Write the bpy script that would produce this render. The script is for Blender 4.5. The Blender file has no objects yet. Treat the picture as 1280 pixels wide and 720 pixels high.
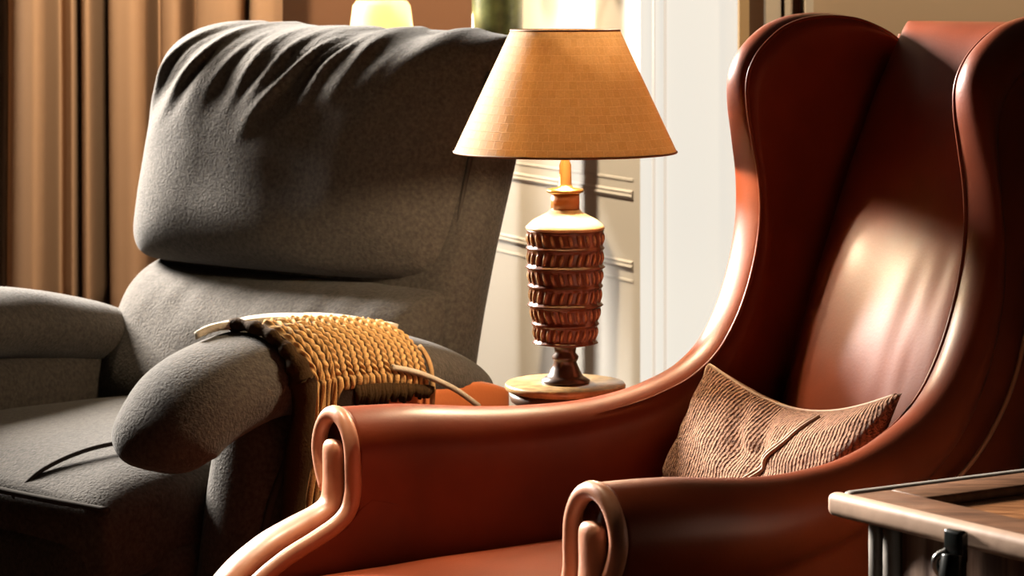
import bpy, bmesh, math, random
from mathutils import Vector, Matrix, noise
random.seed(3)
PI = math.pi
SC = bpy.context.scene
COL = SC.collection
H = 1.15                                   # camera height

# ------------------------------------------------------------------ helpers
def sm(t, a=0.0, b=1.0):
    t = min(max((t - a) / (b - a), 0.0), 1.0)
    return t * t * (3 - 2 * t)

def interp(tab, t):
    """smooth (catmull-rom) interpolation through rows of a table, t in 0..1 along the rows"""
    n = len(tab) - 1
    x = min(max(t, 0), 1) * n
    i = min(int(x), n - 1)
    f = x - i
    p0 = tab[max(i - 1, 0)]; p1 = tab[i]; p2 = tab[i + 1]; p3 = tab[min(i + 2, n)]
    out = []
    for a, b, c, d in zip(p0, p1, p2, p3):
        out.append(0.5 * (2 * b + (c - a) * f + (2 * a - 5 * b + 4 * c - d) * f * f + (3 * b - a - 3 * c + d) * f ** 3))
    return out

def lin(tab, x):
    """piecewise smooth lookup y(x) in a table of (x, y)"""
    if x <= tab[0][0]: return tab[0][1]
    for (a, ya), (b, yb) in zip(tab, tab[1:]):
        if x <= b:
            return ya + (yb - ya) * sm(x, a, b)
    return tab[-1][1]

def empty(name, loc=(0, 0, 0), rz=0.0, label=None, cat=None, group=None):
    o = bpy.data.objects.new(name, None)
    COL.objects.link(o)
    o.location = loc; o.rotation_euler = (0, 0, rz)
    o.empty_display_size = 0.05
    if label: o['label'] = label
    if cat: o['category'] = cat
    if group: o['group'] = group
    return o

def mesh_obj(name, verts, faces, mat, parent=None, smooth=True, label=None, cat=None, kind=None, fix=True, attr=None):
    me = bpy.data.meshes.new(name)
    me.from_pydata([tuple(v) for v in verts], [], faces)
    me.update()
    if fix:
        bm = bmesh.new(); bm.from_mesh(me)
        bmesh.ops.recalc_face_normals(bm, faces=bm.faces)
        bm.to_mesh(me); bm.free()
    if smooth:
        for p in me.polygons: p.use_smooth = True
    if attr:
        for an, vals in attr.items():
            a = me.attributes.new(an, 'FLOAT', 'POINT')
            a.data.foreach_set('value', vals)
    me.materials.append(mat)
    o = bpy.data.objects.new(name, me)
    COL.objects.link(o)
    if parent: o.parent = parent
    if label: o['label'] = label
    if cat: o['category'] = cat
    if kind: o['kind'] = kind
    return o

def loft(rings, closed=True, cap=True):
    """rings: list of equal length point lists"""
    n = len(rings[0]); V = [p for r in rings for p in r]; F = []
    m = n if closed else n - 1
    for i in range(len(rings) - 1):
        for j in range(m):
            k = (j + 1) % n
            F.append((i * n + j, i * n + k, (i + 1) * n + k, (i + 1) * n + j))
    if cap and closed:
        F.append(tuple(range(n))[::-1])
        b = (len(rings) - 1) * n
        F.append(tuple(range(b, b + n)))
    return V, F

def tube_vf(path, r, n=10, closed=False, flat=1.0):
    """tube along a polyline; r number or list"""
    P = [Vector(p) for p in path]; N = len(P)
    rings = []; up = None
    for i, p in enumerate(P):
        if closed: t = P[(i + 1) % N] - P[i - 1]
        else: t = P[min(i + 1, N - 1)] - P[max(i - 1, 0)]
        t.normalize()
        if up is None:
            up = Vector((0, 0, 1)) if abs(t.z) < 0.9 else Vector((1, 0, 0))
        up = (up - t * up.dot(t)).normalized()
        s = t.cross(up)
        rr = r[i] if isinstance(r, (list, tuple)) else r
        rings.append([p + (s * math.cos(a) + up * math.sin(a) * flat) * rr for a in [2 * PI * k / n for k in range(n)]])
    if closed: rings.append(rings[0])
    return loft(rings, True, not closed)

def tube(name, path, r, mat, parent=None, n=10, closed=False, flat=1.0, **k):
    V, F = tube_vf(path, r, n, closed, flat)
    return mesh_obj(name, V, F, mat, parent, **k)

def smooth_path(pts, n=40):
    return [Vector(interp(pts, i / (n - 1))) for i in range(n)]

def lathe_vf(prof, n=48, cx=0, cy=0, disp=None):
    rings = []
    for (r, z) in prof:
        ring = []
        for k in range(n):
            a = 2 * PI * k / n
            rr = r + (disp(a, z) if disp and r > 0.002 else 0)
            ring.append((cx + rr * math.cos(a), cy + rr * math.sin(a), z))
        rings.append(ring)
    return loft(rings)

def rbox(name, c, s, mat, parent=None, bev=0.004, seg=2, rot=None, mapf=None, **k):
    """bevelled box, centre c, size s"""
    bm = bmesh.new()
    bmesh.ops.create_cube(bm, size=1.0)
    bmesh.ops.scale(bm, vec=Vector(s), verts=bm.verts)
    if bev > 0:
        bmesh.ops.bevel(bm, geom=list(bm.edges), offset=min(bev, min(s) * 0.45), segments=seg, profile=0.5, affect='EDGES')
    if rot: bmesh.ops.rotate(bm, cent=(0, 0, 0), matrix=rot, verts=bm.verts)
    bmesh.ops.translate(bm, vec=Vector(c), verts=bm.verts)
    if mapf:
        for v in bm.verts: v.co = Vector(mapf(v.co))
        bmesh.ops.recalc_face_normals(bm, faces=bm.faces)
    me = bpy.data.meshes.new(name); bm.to_mesh(me); bm.free()
    me.materials.append(mat)
    if seg > 1:
        for p in me.polygons: p.use_smooth = True
        me.set_sharp_from_angle(angle=math.radians(50))
    o = bpy.data.objects.new(name, me); COL.objects.link(o)
    if parent: o.parent = parent
    for kk, v in k.items():
        if v: o[{'cat': 'category'}.get(kk, kk)] = v
    return o

def pillow_vf(pos, nu=60, nv=60, e=1.0):
    """closed cushion from two sheets: pos(u, v, side) -> point ; u,v in -1..1; side +1/-1; the sheets meet on the border"""
    def cs(i, n):
        t = -1 + 2 * i / n
        return math.copysign(1 - (1 - abs(t)) ** 1.6, t)
    V = []; F = []; idx = {}
    for s in (1, -1):
        for i in range(nu + 1):
            for j in range(nv + 1):
                b = i in (0, nu) or j in (0, nv)
                if b and s == -1:
                    idx[(s, i, j)] = idx[(1, i, j)]; continue
                idx[(s, i, j)] = len(V)
                V.append(pos(cs(i, nu), cs(j, nv), 0 if b else s))
    for s in (1, -1):
        for i in range(nu):
            for j in range(nv):
                q = (idx[(s, i, j)], idx[(s, i + 1, j)], idx[(s, i + 1, j + 1)], idx[(s, i, j + 1)])
                F.append(q if s == 1 else q[::-1])
    return V, F

# ------------------------------------------------------------------ materials
def nt(name):
    m = bpy.data.materials.new(name); m.use_nodes = True
    return m, m.node_tree.nodes, m.node_tree.links, m.node_tree.nodes['Principled BSDF']

def mat(name, col, rough=0.5, metal=0.0, bump=0.0, bscale=100, coat=0.0, var=0.0, vscale=6, sheen=0.0, coords='Object', spec=0.5, stretch=None, bdist=0.002, detail=4):
    m, N, L, B = nt(name)
    B.inputs['Base Color'].default_value = (*col, 1)
    B.inputs['Roughness'].default_value = rough
    B.inputs['Metallic'].default_value = metal
    B.inputs['Coat Weight'].default_value = coat
    B.inputs['Coat Roughness'].default_value = 0.25
    B.inputs['Sheen Weight'].default_value = sheen
    B.inputs['Specular IOR Level'].default_value = spec
    tc = N.new('ShaderNodeTexCoord'); mp = N.new('ShaderNodeMapping')
    L.new(tc.outputs[coords], mp.inputs[0])
    if stretch: mp.inputs['Scale'].default_value = stretch
    if bump:
        t = N.new('ShaderNodeTexNoise'); t.inputs['Scale'].default_value = bscale; t.inputs['Detail'].default_value = detail
        b = N.new('ShaderNodeBump'); b.inputs['Strength'].default_value = bump; b.inputs['Distance'].default_value = bdist
        L.new(mp.outputs[0], t.inputs['Vector']); L.new(t.outputs['Fac'], b.inputs['Height']); L.new(b.outputs[0], B.inputs['Normal'])
    if var:
        t = N.new('ShaderNodeTexNoise'); t.inputs['Scale'].default_value = vscale; t.inputs['Detail'].default_value = 5
        L.new(mp.outputs[0], t.inputs['Vector'])
        r = N.new('ShaderNodeValToRGB')
        r.color_ramp.elements[0].position = 0.3; r.color_ramp.elements[1].position = 0.7
        r.color_ramp.elements[0].color = (*[c * (1 - var) for c in col], 1)
        r.color_ramp.elements[1].color = (*[min(1, c * (1 + var)) for c in col], 1)
        L.new(t.outputs['Fac'], r.inputs['Fac']); L.new(r.outputs[0], B.inputs['Base Color'])
    return m

M = {}
M['leather'] = mat('cognac_leather', (0.19, 0.034, 0.009), 0.40, bump=0.25, bscale=260, coat=0.04, spec=0.32, var=0.22, vscale=7, bdist=0.0006)
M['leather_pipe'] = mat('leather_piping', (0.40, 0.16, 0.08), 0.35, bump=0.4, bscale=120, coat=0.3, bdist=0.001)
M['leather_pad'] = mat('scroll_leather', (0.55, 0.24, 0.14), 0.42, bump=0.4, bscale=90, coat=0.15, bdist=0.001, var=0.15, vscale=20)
M['dark_wood'] = mat('dark_leg_wood', (0.05, 0.018, 0.006), 0.4, bump=0.2, bscale=40, stretch=(1, 1, 0.1))
M['fabric'] = mat('charcoal_fabric', (0.066, 0.056, 0.046), 0.95, bump=0.8, bscale=240, sheen=0.10, var=0.30, vscale=150, bdist=0.0025, detail=6, spec=0.15)
M['fabric_seam'] = mat('charcoal_seam', (0.045, 0.038, 0.032), 0.95, spec=0.1)
M['tan_panel'] = mat('rust_leather', (0.55, 0.16, 0.05), 0.45, bump=0.2, bscale=150)
M['plastic'] = mat('black_feet', (0.01, 0.01, 0.01), 0.5)
M['knit'] = mat('golden_knit', (0.50, 0.29, 0.11), 0.9, bump=0.6, bscale=400, var=0.3, vscale=110, spec=0.2)
M['lining'] = mat('cream_lining', (0.50, 0.43, 0.33), 0.9, bump=0.6, bscale=300, var=0.12, vscale=40, spec=0.15)
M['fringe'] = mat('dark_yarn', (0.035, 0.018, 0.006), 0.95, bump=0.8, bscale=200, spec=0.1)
M['wall_brown'] = mat('warm_brown_plaster', (0.17, 0.078, 0.038), 0.9, bump=0.1, bscale=60)
M['wall_white'] = mat('white_paint', (0.72, 0.69, 0.63), 0.6, bump=0.05, bscale=80)
M['trim_cream'] = mat('cream_trim', (0.70, 0.62, 0.50), 0.5)
M['trim_gold'] = mat('honey_trim', (0.60, 0.42, 0.22), 0.5)
M['trim_brown'] = mat('brown_casing', (0.24, 0.125, 0.06), 0.5)
M['wall_beige'] = mat('beige_plaster', (0.50, 0.37, 0.25), 0.9, bump=0.1, bscale=60)
M['ceiling'] = mat('ceiling_paint', (0.05, 0.035, 0.022), 0.9)
M['wall_dark'] = mat('dark_umber_plaster', (0.03, 0.016, 0.009), 0.9)
M['curtain'] = mat('sand_curtain', (0.50, 0.315, 0.20), 0.9, bump=0.3, bscale=500, spec=0.1)
M['brass'] = mat('aged_brass', (0.62, 0.36, 0.12), 0.3, metal=1.0, bump=0.2, bscale=60)
M['ceramic'] = mat('glazed_ceramic', (0.15, 0.055, 0.022), 0.22, coat=0.5, var=0.5, vscale=40)
M['cream_glaze'] = mat('cream_glaze', (0.66, 0.47, 0.24), 0.28, coat=0.4, var=0.25, vscale=50)
M['amber_glaze'] = mat('amber_glaze', (0.50, 0.17, 0.04), 0.25, coat=0.4)
M['dark_bronze'] = mat('dark_bronze', (0.075, 0.035, 0.018), 0.3, coat=0.4, var=0.4, vscale=50)
M['table_wood'] = mat('gilded_table_wood', (0.42, 0.26, 0.11), 0.3, coat=0.4, var=0.4, vscale=60)
M['table_dark'] = mat('dark_table_rim', (0.09, 0.045, 0.022), 0.4, coat=0.2)
M['trunk_edge'] = mat('pale_oak_edge', (0.62, 0.41, 0.29), 0.5, bump=0.3, bscale=30, var=0.2, vscale=12, stretch=(1, 1, 1))
M['post'] = mat('weathered_grey_post', (0.34, 0.30, 0.26), 0.5, bump=0.2, bscale=60)
M['iron'] = mat('black_iron', (0.008, 0.010, 0.009), 0.18, coat=0.6)
M['steel'] = mat('polished_steel', (0.8, 0.8, 0.78), 0.2, metal=1.0)
M['vase'] = mat('mottled_vase_glaze', (0.10, 0.11, 0.035), 0.35, coat=0.2, var=0.85, vscale=16)
M['leaf'] = mat('leaf', (0.05, 0.09, 0.02), 0.5, var=0.4, vscale=30)
M['cable'] = mat('brown_flex', (0.05, 0.03, 0.02), 0.5)

def wood(name, c1, c2, scale, dirv, rough=0.4, bump=0.3, bands=True):
    m, N, L, B = nt(name)
    tc = N.new('ShaderNodeTexCoord'); mp = N.new('ShaderNodeMapping'); mp.inputs['Scale'].default_value = dirv
    L.new(tc.outputs['Object'], mp.inputs[0])
    n = N.new('ShaderNodeTexNoise'); n.inputs['Scale'].default_value = scale; n.inputs['Detail'].default_value = 6; n.inputs['Distortion'].default_value = 0.6
    L.new(mp.outputs[0], n.inputs['Vector'])
    r = N.new('ShaderNodeValToRGB')
    r.color_ramp.elements[0].position = 0.35; r.color_ramp.elements[1].position = 0.65
    r.color_ramp.elements[0].color = (*c1, 1); r.color_ramp.elements[1].color = (*c2, 1)
    L.new(n.outputs['Fac'], r.inputs['Fac']); L.new(r.outputs[0], B.inputs['Base Color'])
    b = N.new('ShaderNodeBump'); b.inputs['Strength'].default_value = bump; b.inputs['Distance'].default_value = 0.003
    L.new(n.outputs['Fac'], b.inputs['Height']); L.new(b.outputs[0], B.inputs['Normal'])
    B.inputs['Roughness'].default_value = rough
    return m
M['floor'] = wood('floor_boards', (0.018, 0.009, 0.005), (0.045, 0.022, 0.012), 3, (1, 12, 1), 0.9)
M['floor'].node_tree.nodes['Principled BSDF'].inputs['Specular IOR Level'].default_value = .08
M['trunk_top'] = wood('walnut_frame', (0.10, 0.045, 0.022), (0.22, 0.105, 0.055), 8, (1.5, 9, 1.5), 0.38)
M['trunk_inset'] = wood('walnut_inset', (0.12, 0.045, 0.015), (0.30, 0.13, 0.05), 9, (2, 10, 2), 0.32)
M['wicker'] = wood('split_cane', (0.24, 0.12, 0.075), (0.72, 0.46, 0.33), 22, (2.2, 2.2, 0.25), 0.6, 0.9)

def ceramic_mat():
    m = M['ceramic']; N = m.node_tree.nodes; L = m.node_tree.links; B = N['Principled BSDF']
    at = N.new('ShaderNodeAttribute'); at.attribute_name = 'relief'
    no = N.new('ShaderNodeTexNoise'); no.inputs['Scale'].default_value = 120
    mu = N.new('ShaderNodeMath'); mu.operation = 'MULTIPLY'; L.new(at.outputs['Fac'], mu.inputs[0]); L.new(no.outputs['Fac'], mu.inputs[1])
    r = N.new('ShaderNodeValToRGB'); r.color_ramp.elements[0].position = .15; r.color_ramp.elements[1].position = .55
    r.color_ramp.elements[0].color = (.13, .038, .014, 1); r.color_ramp.elements[1].color = (.62, .38, .17, 1)  # bead tips coloured paler: their highlights are put into the glaze
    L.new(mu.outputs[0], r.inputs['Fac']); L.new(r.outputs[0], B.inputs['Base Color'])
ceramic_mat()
def knit_mat():
    m = M['knit']; N = m.node_tree.nodes; L = m.node_tree.links; B = N['Principled BSDF']
    at = N.new('ShaderNodeAttribute'); at.attribute_name = 'relief'
    no = N.new('ShaderNodeTexNoise'); no.inputs['Scale'].default_value = 220
    ad = N.new('ShaderNodeMath'); ad.operation = 'MULTIPLY_ADD'; L.new(no.outputs['Fac'], ad.inputs[0]); ad.inputs[1].default_value = .5; L.new(at.outputs['Fac'], ad.inputs[2])
    r = N.new('ShaderNodeValToRGB'); r.color_ramp.elements[0].position = .55; r.color_ramp.elements[1].position = .98
    r.color_ramp.elements[0].color = (.06, .028, .010, 1); r.color_ramp.elements[1].color = (.60, .35, .13, 1)
    L.new(ad.outputs[0], r.inputs['Fac']); L.new(r.outputs[0], B.inputs['Base Color'])
knit_mat()
M['yarn'] = mat('golden_yarn', (0.45, 0.26, 0.10), 0.9, bump=0.6, bscale=300)
def shade_mat():
    m, N, L, B = nt('woven_shade')
    out = N['Material Output']
    tc = N.new('ShaderNodeTexCoord'); sep = N.new('ShaderNodeSeparateXYZ'); L.new(tc.outputs['Object'], sep.inputs[0])
    at = N.new('ShaderNodeMath'); at.operation = 'ARCTAN2'; L.new(sep.outputs['Y'], at.inputs[0]); L.new(sep.outputs['X'], at.inputs[1])
    cmb = N.new('ShaderNodeCombineXYZ')
    a = N.new('ShaderNodeMath'); a.operation = 'MULTIPLY'; a.inputs[1].default_value = 1.0; L.new(at.outputs[0], a.inputs[0])
    z = N.new('ShaderNodeMath'); z.operation = 'MULTIPLY'; z.inputs[1].default_value = 8.0; L.new(sep.outputs['Z'], z.inputs[0])
    L.new(a.outputs[0], cmb.inputs['X']); L.new(z.outputs[0], cmb.inputs['Y'])
    br = N.new('ShaderNodeTexBrick'); br.inputs['Scale'].default_value = 9.0
    br.inputs['Mortar Size'].default_value = 0.035; br.inputs['Mortar Smooth'].default_value = 1.0
    br.inputs['Brick Width'].default_value = 0.9; br.inputs['Row Height'].default_value = 0.85
    br.inputs['Color1'].default_value = (0.76, 0.53, 0.30, 1); br.inputs['Color2'].default_value = (0.70, 0.47, 0.25, 1); br.inputs['Mortar'].default_value = (0.90, 0.68, 0.42, 1)
    L.new(cmb.outputs[0], br.inputs['Vector'])
    no = N.new('ShaderNodeTexNoise'); no.inputs['Scale'].default_value = 90; no.inputs['Detail'].default_value = 3
    mx = N.new('ShaderNodeMixRGB'); mx.blend_type = 'MULTIPLY'; mx.inputs['Fac'].default_value = 0.35
    L.new(br.outputs['Color'], mx.inputs[1]); L.new(no.outputs['Fac'], mx.inputs[2])
    L.new(mx.outputs[0], B.inputs['Base Color']); B.inputs['Roughness'].default_value = 0.8
    bp = N.new('ShaderNodeBump'); bp.inputs['Strength'].default_value = 0.5; bp.inputs['Distance'].default_value = 0.002
    L.new(br.outputs['Fac'], bp.inputs['Height']); L.new(bp.outputs[0], B.inputs['Normal'])
    tr = N.new('ShaderNodeBsdfTranslucent'); L.new(mx.outputs[0], tr.inputs['Color'])
    ms = N.new('ShaderNodeMixShader'); ms.inputs[0].default_value = SHADE_T
    L.new(B.outputs[0], ms.inputs[1]); L.new(tr.outputs[0], ms.inputs[2]); L.new(ms.outputs[0], out.inputs['Surface'])
    return m
SHADE_T = 0.46
M['shade'] = shade_mat()

def pillow_mat():
    m, N, L, B = nt('brown_knit')
    tc = N.new('ShaderNodeTexCoord'); mp = N.new('ShaderNodeMapping'); L.new(tc.outputs['Object'], mp.inputs[0])
    mp.inputs['Rotation'].default_value = (0, 0.35, 0)
    w = N.new('ShaderNodeTexWave'); w.bands_direction = 'X'; w.inputs['Scale'].default_value = 60; w.inputs['Distortion'].default_value = 3; w.inputs['Detail'].default_value = 2; w.inputs['Detail Scale'].default_value = 6
    v = N.new('ShaderNodeTexVoronoi'); v.inputs['Scale'].default_value = 150
    L.new(mp.outputs[0], w.inputs['Vector']); L.new(mp.outputs[0], v.inputs['Vector'])
    ad = N.new('ShaderNodeMath'); ad.operation = 'ADD'; L.new(w.outputs['Fac'], ad.inputs[0]); L.new(v.outputs['Distance'], ad.inputs[1])
    r = N.new('ShaderNodeValToRGB')
    r.color_ramp.elements[0].position = 0.3; r.color_ramp.elements[1].position = 1.1
    r.color_ramp.elements[0].color = (0.085, 0.035, 0.02, 1); r.color_ramp.elements[1].color = (0.34, 0.175, 0.105, 1)
    L.new(ad.outputs[0], r.inputs['Fac']); L.new(r.outputs[0], B.inputs['Base Color'])
    b = N.new('ShaderNodeBump'); b.inputs['Strength'].default_value = 0.9; b.inputs['Distance'].default_value = 0.004
    L.new(ad.outputs[0], b.inputs['Height']); L.new(b.outputs[0], B.inputs['Normal'])
    B.inputs['Roughness'].default_value = 0.9; B.inputs['Sheen Weight'].default_value = 0.04; B.inputs['Specular IOR Level'].default_value = 0.15
    return m
M['pillow'] = pillow_mat()
M['pillow_seam'] = mat('pale_ribbed_seam', (0.42, 0.27, 0.18), 0.7, bump=0.5, bscale=150)

def emis(name, col, s):
    m, N, L, B = nt(name)
    B.inputs['Base Color'].default_value = (*[c * .2 for c in col], 1)
    B.inputs['Emission Color'].default_value = (*col, 1); B.inputs['Emission Strength'].default_value = s
    return m

# ------------------------------------------------------------------ the room
def slab(name, x0, x1, y0, y1, z0, z1, m):
    o = rbox(name, ((x0 + x1) / 2, (y0 + y1) / 2, (z0 + z1) / 2), (x1 - x0, y1 - y0, z1 - z0), m, bev=0, seg=1)
    o['kind'] = 'structure'
    return o
XL, XR, YN, CZ = -2.4, 2.3, -1.2, 2.7
slab('floor', XL - .1, XR + .1, YN - .1, 6.2, -0.1, 0.0, M['floor'])
slab('ceiling', XL - .1, XR + .1, YN - .1, 6.2, CZ, CZ + .1, M['ceiling'])
WA = Vector((-0.093, 5.60)); WB = Vector((0.258, 4.83))
def prism(name, pts, z0, z1, m, **k):
    n = len(pts)
    V = [(p[0], p[1], z0) for p in pts] + [(p[0], p[1], z1) for p in pts]
    F = [tuple(range(n))[::-1], tuple(range(n, 2 * n))] + [(i, (i + 1) % n, (i + 1) % n + n, i + n) for i in range(n)]
    o = mesh_obj(name, V, F, m, smooth=False, **k)
    return o
slab('wall_back', -1.0, -0.093, 5.60, 5.7, 0, CZ, M['wall_brown'])
slab('wall_bay', XL, -0.9, 6.10, 6.2, 0, CZ, M['wall_dark'])
slab('wall_bay_side', -1.0, -0.9, 5.70, 6.10, 0, CZ, M['wall_dark'])
# white panelled return wall, running from the back wall to the near wall plane
prism('wall_return', [WA, WB, WB + Vector((0.06, 0.10)), WA + Vector((0.10, 0.06))], 0, CZ, M['wall_white'], kind='structure')
M['blind'] = emis('daylit_blind', (1, .95, .84), .79)
slab('window_2', 0.258, 0.462, 4.83, 4.93, 0, CZ, M['blind'])  # piece of white wall; its brightness is put in as emission
slab('wall_right_back', 0.60, XR, 4.83, 4.93, 0, CZ, M['wall_beige'])
# left wall with the daylight window
WY0, WY1, WZ0, WZ1 = 5.15, 6.08, 1.40, 2.55
wl = slab('wall_left', XL - .1, XL, YN, WY0, 0, CZ, M['wall_dark'])
slab('wall_left_end', XL - .1, XL, WY1, 6.2, 0, CZ, M['wall_dark'])
slab('wall_left_sill', XL - .1, XL, WY0, WY1, 0, WZ0, M['wall_dark'])
slab('wall_left_head', XL - .1, XL, WY0, WY1, WZ1, CZ, M['wall_dark'])
def window_frame():
    V = []; F = []
    def b(y0, y1, z0, z1):
        i = len(V)
        for x in (XL - .09, XL + .02):
            for (y, z) in ((y0, z0), (y1, z0), (y1, z1), (y0, z1)): V.append((x, y, z))
        F.extend([(i, i + 1, i + 2, i + 3), (i + 4, i + 7, i + 6, i + 5)] + [(i + a, i + (a + 1) % 4, i + 4 + (a + 1) % 4, i + 4 + a) for a in range(4)])
    t = .05
    b(WY0, WY1, WZ0, WZ0 + t); b(WY0, WY1, WZ1 - t, WZ1); b(WY0, WY0 + t, WZ0 + t, WZ1 - t); b(WY1 - t, WY1, WZ0 + t, WZ1 - t)
    mesh_obj('window_1', V, F, M['trim_cream'], smooth=False, kind='structure')
window_frame()

# mouldings of the return wall
dirW = (WB - WA).normalized(); nW = Vector((dirW.y, -dirW.x))
if nW.x > 0: nW = -nW
def on_wall(t, off, z):
    p = WA + dirW * t + nW * off
    return (p.x, p.y, z)
WL = (WB - WA).length
def hmould(name, z, h, d, t0=0.02, t1=None):
    t1 = t1 or WL - 0.03
    prof = [(0, -h / 2), (d * .6, -h / 2), (d, -h * .2), (d * .7, h * .05), (d * .9, h * .3), (d * .4, h / 2), (0, h / 2)]
    rings = [[on_wall(t, a - .001, z + b) for a, b in prof] for t in (t0, t1)]
    V, F = loft(rings)
    mesh_obj(name, V, F, M['wall_white'], smooth=False, kind='structure')
hmould('trim_1', 0.755, 0.018, 0.006)
hmould('trim_2', 0.785, 0.006, 0.003)
hmould('trim_3', 0.612, 0.018, 0.006)
hmould('trim_4', 0.580, 0.006, 0.003)
def vstrip(name, x0, x1, y0, y1, m, z0=0, z1=CZ):
    return slab(name, x0, x1, y0, y1, z0, z1, m)
fx = lambda px, Y=4.83: (px - 640) / 3000 * Y
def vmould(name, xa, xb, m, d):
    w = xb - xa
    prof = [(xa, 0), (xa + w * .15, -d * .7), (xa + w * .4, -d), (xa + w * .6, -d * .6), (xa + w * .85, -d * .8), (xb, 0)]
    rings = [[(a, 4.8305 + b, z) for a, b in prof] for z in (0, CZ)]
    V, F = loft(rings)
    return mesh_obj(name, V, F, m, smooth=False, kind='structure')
M['blind_fold'] = emis('daylit_blind_fold', (1, .88, .74), .62)  # wall mouldings given emission so they look softly lit
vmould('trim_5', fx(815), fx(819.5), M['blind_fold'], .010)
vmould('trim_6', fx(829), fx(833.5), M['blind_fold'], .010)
# door casing between the white wall and the beige wall
vstrip('trim_7', fx(922), fx(934), 4.79, 4.84, M['trim_gold'])
slab('door_1', fx(934) + .001, 0.60, 4.865, 4.905, 0, CZ, M['trim_brown'])
vstrip('trim_8', fx(957), fx(976), 4.825, 4.868, M['trim_cream'])
vstrip('trim_9', fx(980), fx(990), 4.815, 4.868, M['trim_cream'])
vstrip('trim_10', fx(1003), fx(1013), 4.78, 4.868, M['trim_cream'])
slab('baseboard_right', fx(1014), XR, 4.812, 4.83, 0, .12, M['trim_brown'])
slab('baseboard_back', -1.0, -0.11, 5.582, 5.60, 0, .12, M['trim_brown'])

# ------------------------------------------------------------------ curtain
def curtain():
    root = empty('curtain', (-1.0, 5.4, 0), 0, 'floor-length sand coloured pleated curtain hanging behind the grey recliner, at the left', 'curtain')
    # folds given as (x pixel at Y 5.2, depth): light bands stand forward, dark gaps sit back
    K = [(-120, 5.24), (-90, 5.16), (-60, 5.25), (-30, 5.17), (-8, 5.27), (10, 5.20), (22, 5.165), (40, 5.15), (55, 5.16), (63, 5.26),
         (78, 5.225), (90, 5.205), (96, 5.265), (104, 5.18), (118, 5.17), (125, 5.29), (134, 5.28), (140, 5.17), (160, 5.15), (182, 5.165), (190, 5.28), (197, 5.25),
         (206, 5.19), (228, 5.18), (240, 5.27), (250, 5.18), (280, 5.16), (300, 5.18), (305, 5.26), (316, 5.19), (340, 5.20), (348, 5.25)]
    xs = []; 
    n = len(K)
    pts = []
    for i in range(n * 6):
        x, y = interp([(a, b) for a, b in K], i / (n * 6 - 1))
        pts.append(((x - 640) / 3000 * 5.4 + 1.0, (y - 5.2) * 1.5))
    rings = []
    for z in [0.02, 0.5, 1.0, 1.3, 1.8, 2.3, 2.6]:
        k = 1.0 + 0.06 * math.sin(z * 3)
        fr = [(x + .004 * math.sin(z * 2.3 + x * 9), y * k, z) for x, y in pts]
        bk = [(x + .004 * math.sin(z * 2.3 + x * 9), y * k + .006, z) for x, y in pts][::-1]
        rings.append(fr + bk)
    V, F = loft(rings)
    mesh_obj('cloth', V, F, M['curtain'], root)
    tube('rod', [(-1.05, .02, 2.62), (0.60, .02, 2.62)], .014, M['brass'], root)
    for x in (-.95, .55):
        tube('bracket', [(x, .02, 2.62), (x, .19, 2.62)], .008, M['brass'], root)
curtain()

# ------------------------------------------------------------------ console behind the recliner with lamp and vase
def console():
    c = (-0.325, 5.0, 0)
    root = empty('console_table', c, 0, 'dark console table behind the grey recliner carrying the small lamp and the vase', 'console table')
    rbox('table_top', (0, 0, .985), (.72, .24, .03), M['dark_wood'], root)
    rbox('apron', (0, 0, .93), (.62, .20, .075), M['dark_wood'], root)
    for sx in (-1, 1):
        for sy in (-1, 1):
            rbox('leg', (sx * .25 - .05, sy * .085, .46), (.045, .045, .92), M['dark_wood'], root)
    return 1.0
CT = console()
def small_lamp():
    x, y = fx(477, 5.0), 5.0
    root = empty('accent_lamp', (x, y, CT), 0, 'small lamp with a glowing cream shade behind the top of the grey recliner', 'lamp')
    V, F = lathe_vf([(0, 0), (.035, 0), (.036, .008), (.012, .016), (.010, .055), (0, .055)], 24)
    mesh_obj('base', V, F, M['brass'], root)
    prof = [(.070, .055), (.066, .09), (.063, .115), (.060, .138), (.053, .148), (.045, .149), (.051, .144), (.057, .134), (.060, .112), (.063, .09), (.067, .055)]
    rings = []
    V, F = lathe_vf(prof + [prof[0]], 40)
    # linen shade
    m, N, L, B = nt('cream_linen_shade')
    B.inputs['Base Color'].default_value = (.85, .70, .45, 1)
    tr = N.new('ShaderNodeBsdfTranslucent'); tr.inputs[0].default_value = (.9, .78, .55, 1)
    ms = N.new('ShaderNodeMixShader'); ms.inputs[0].default_value = .6
    L.new(B.outputs[0], ms.inputs[1]); L.new(tr.outputs[0], ms.inputs[2]); L.new(ms.outputs[0], N['Material Output'].inputs['Surface'])
    F = [f for f in F if len(f) == 4]
    mesh_obj('shade', V, F, m, root)
    l = bpy.data.lights.new('accent_bulb', 'POINT'); l.energy = .7; l.color = (1, .72, .44); l.shadow_soft_size = .02
    o = bpy.data.objects.new('accent_bulb', l); COL.objects.link(o); o.location = (0, 0, .095); o.parent = root
small_lamp()
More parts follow.
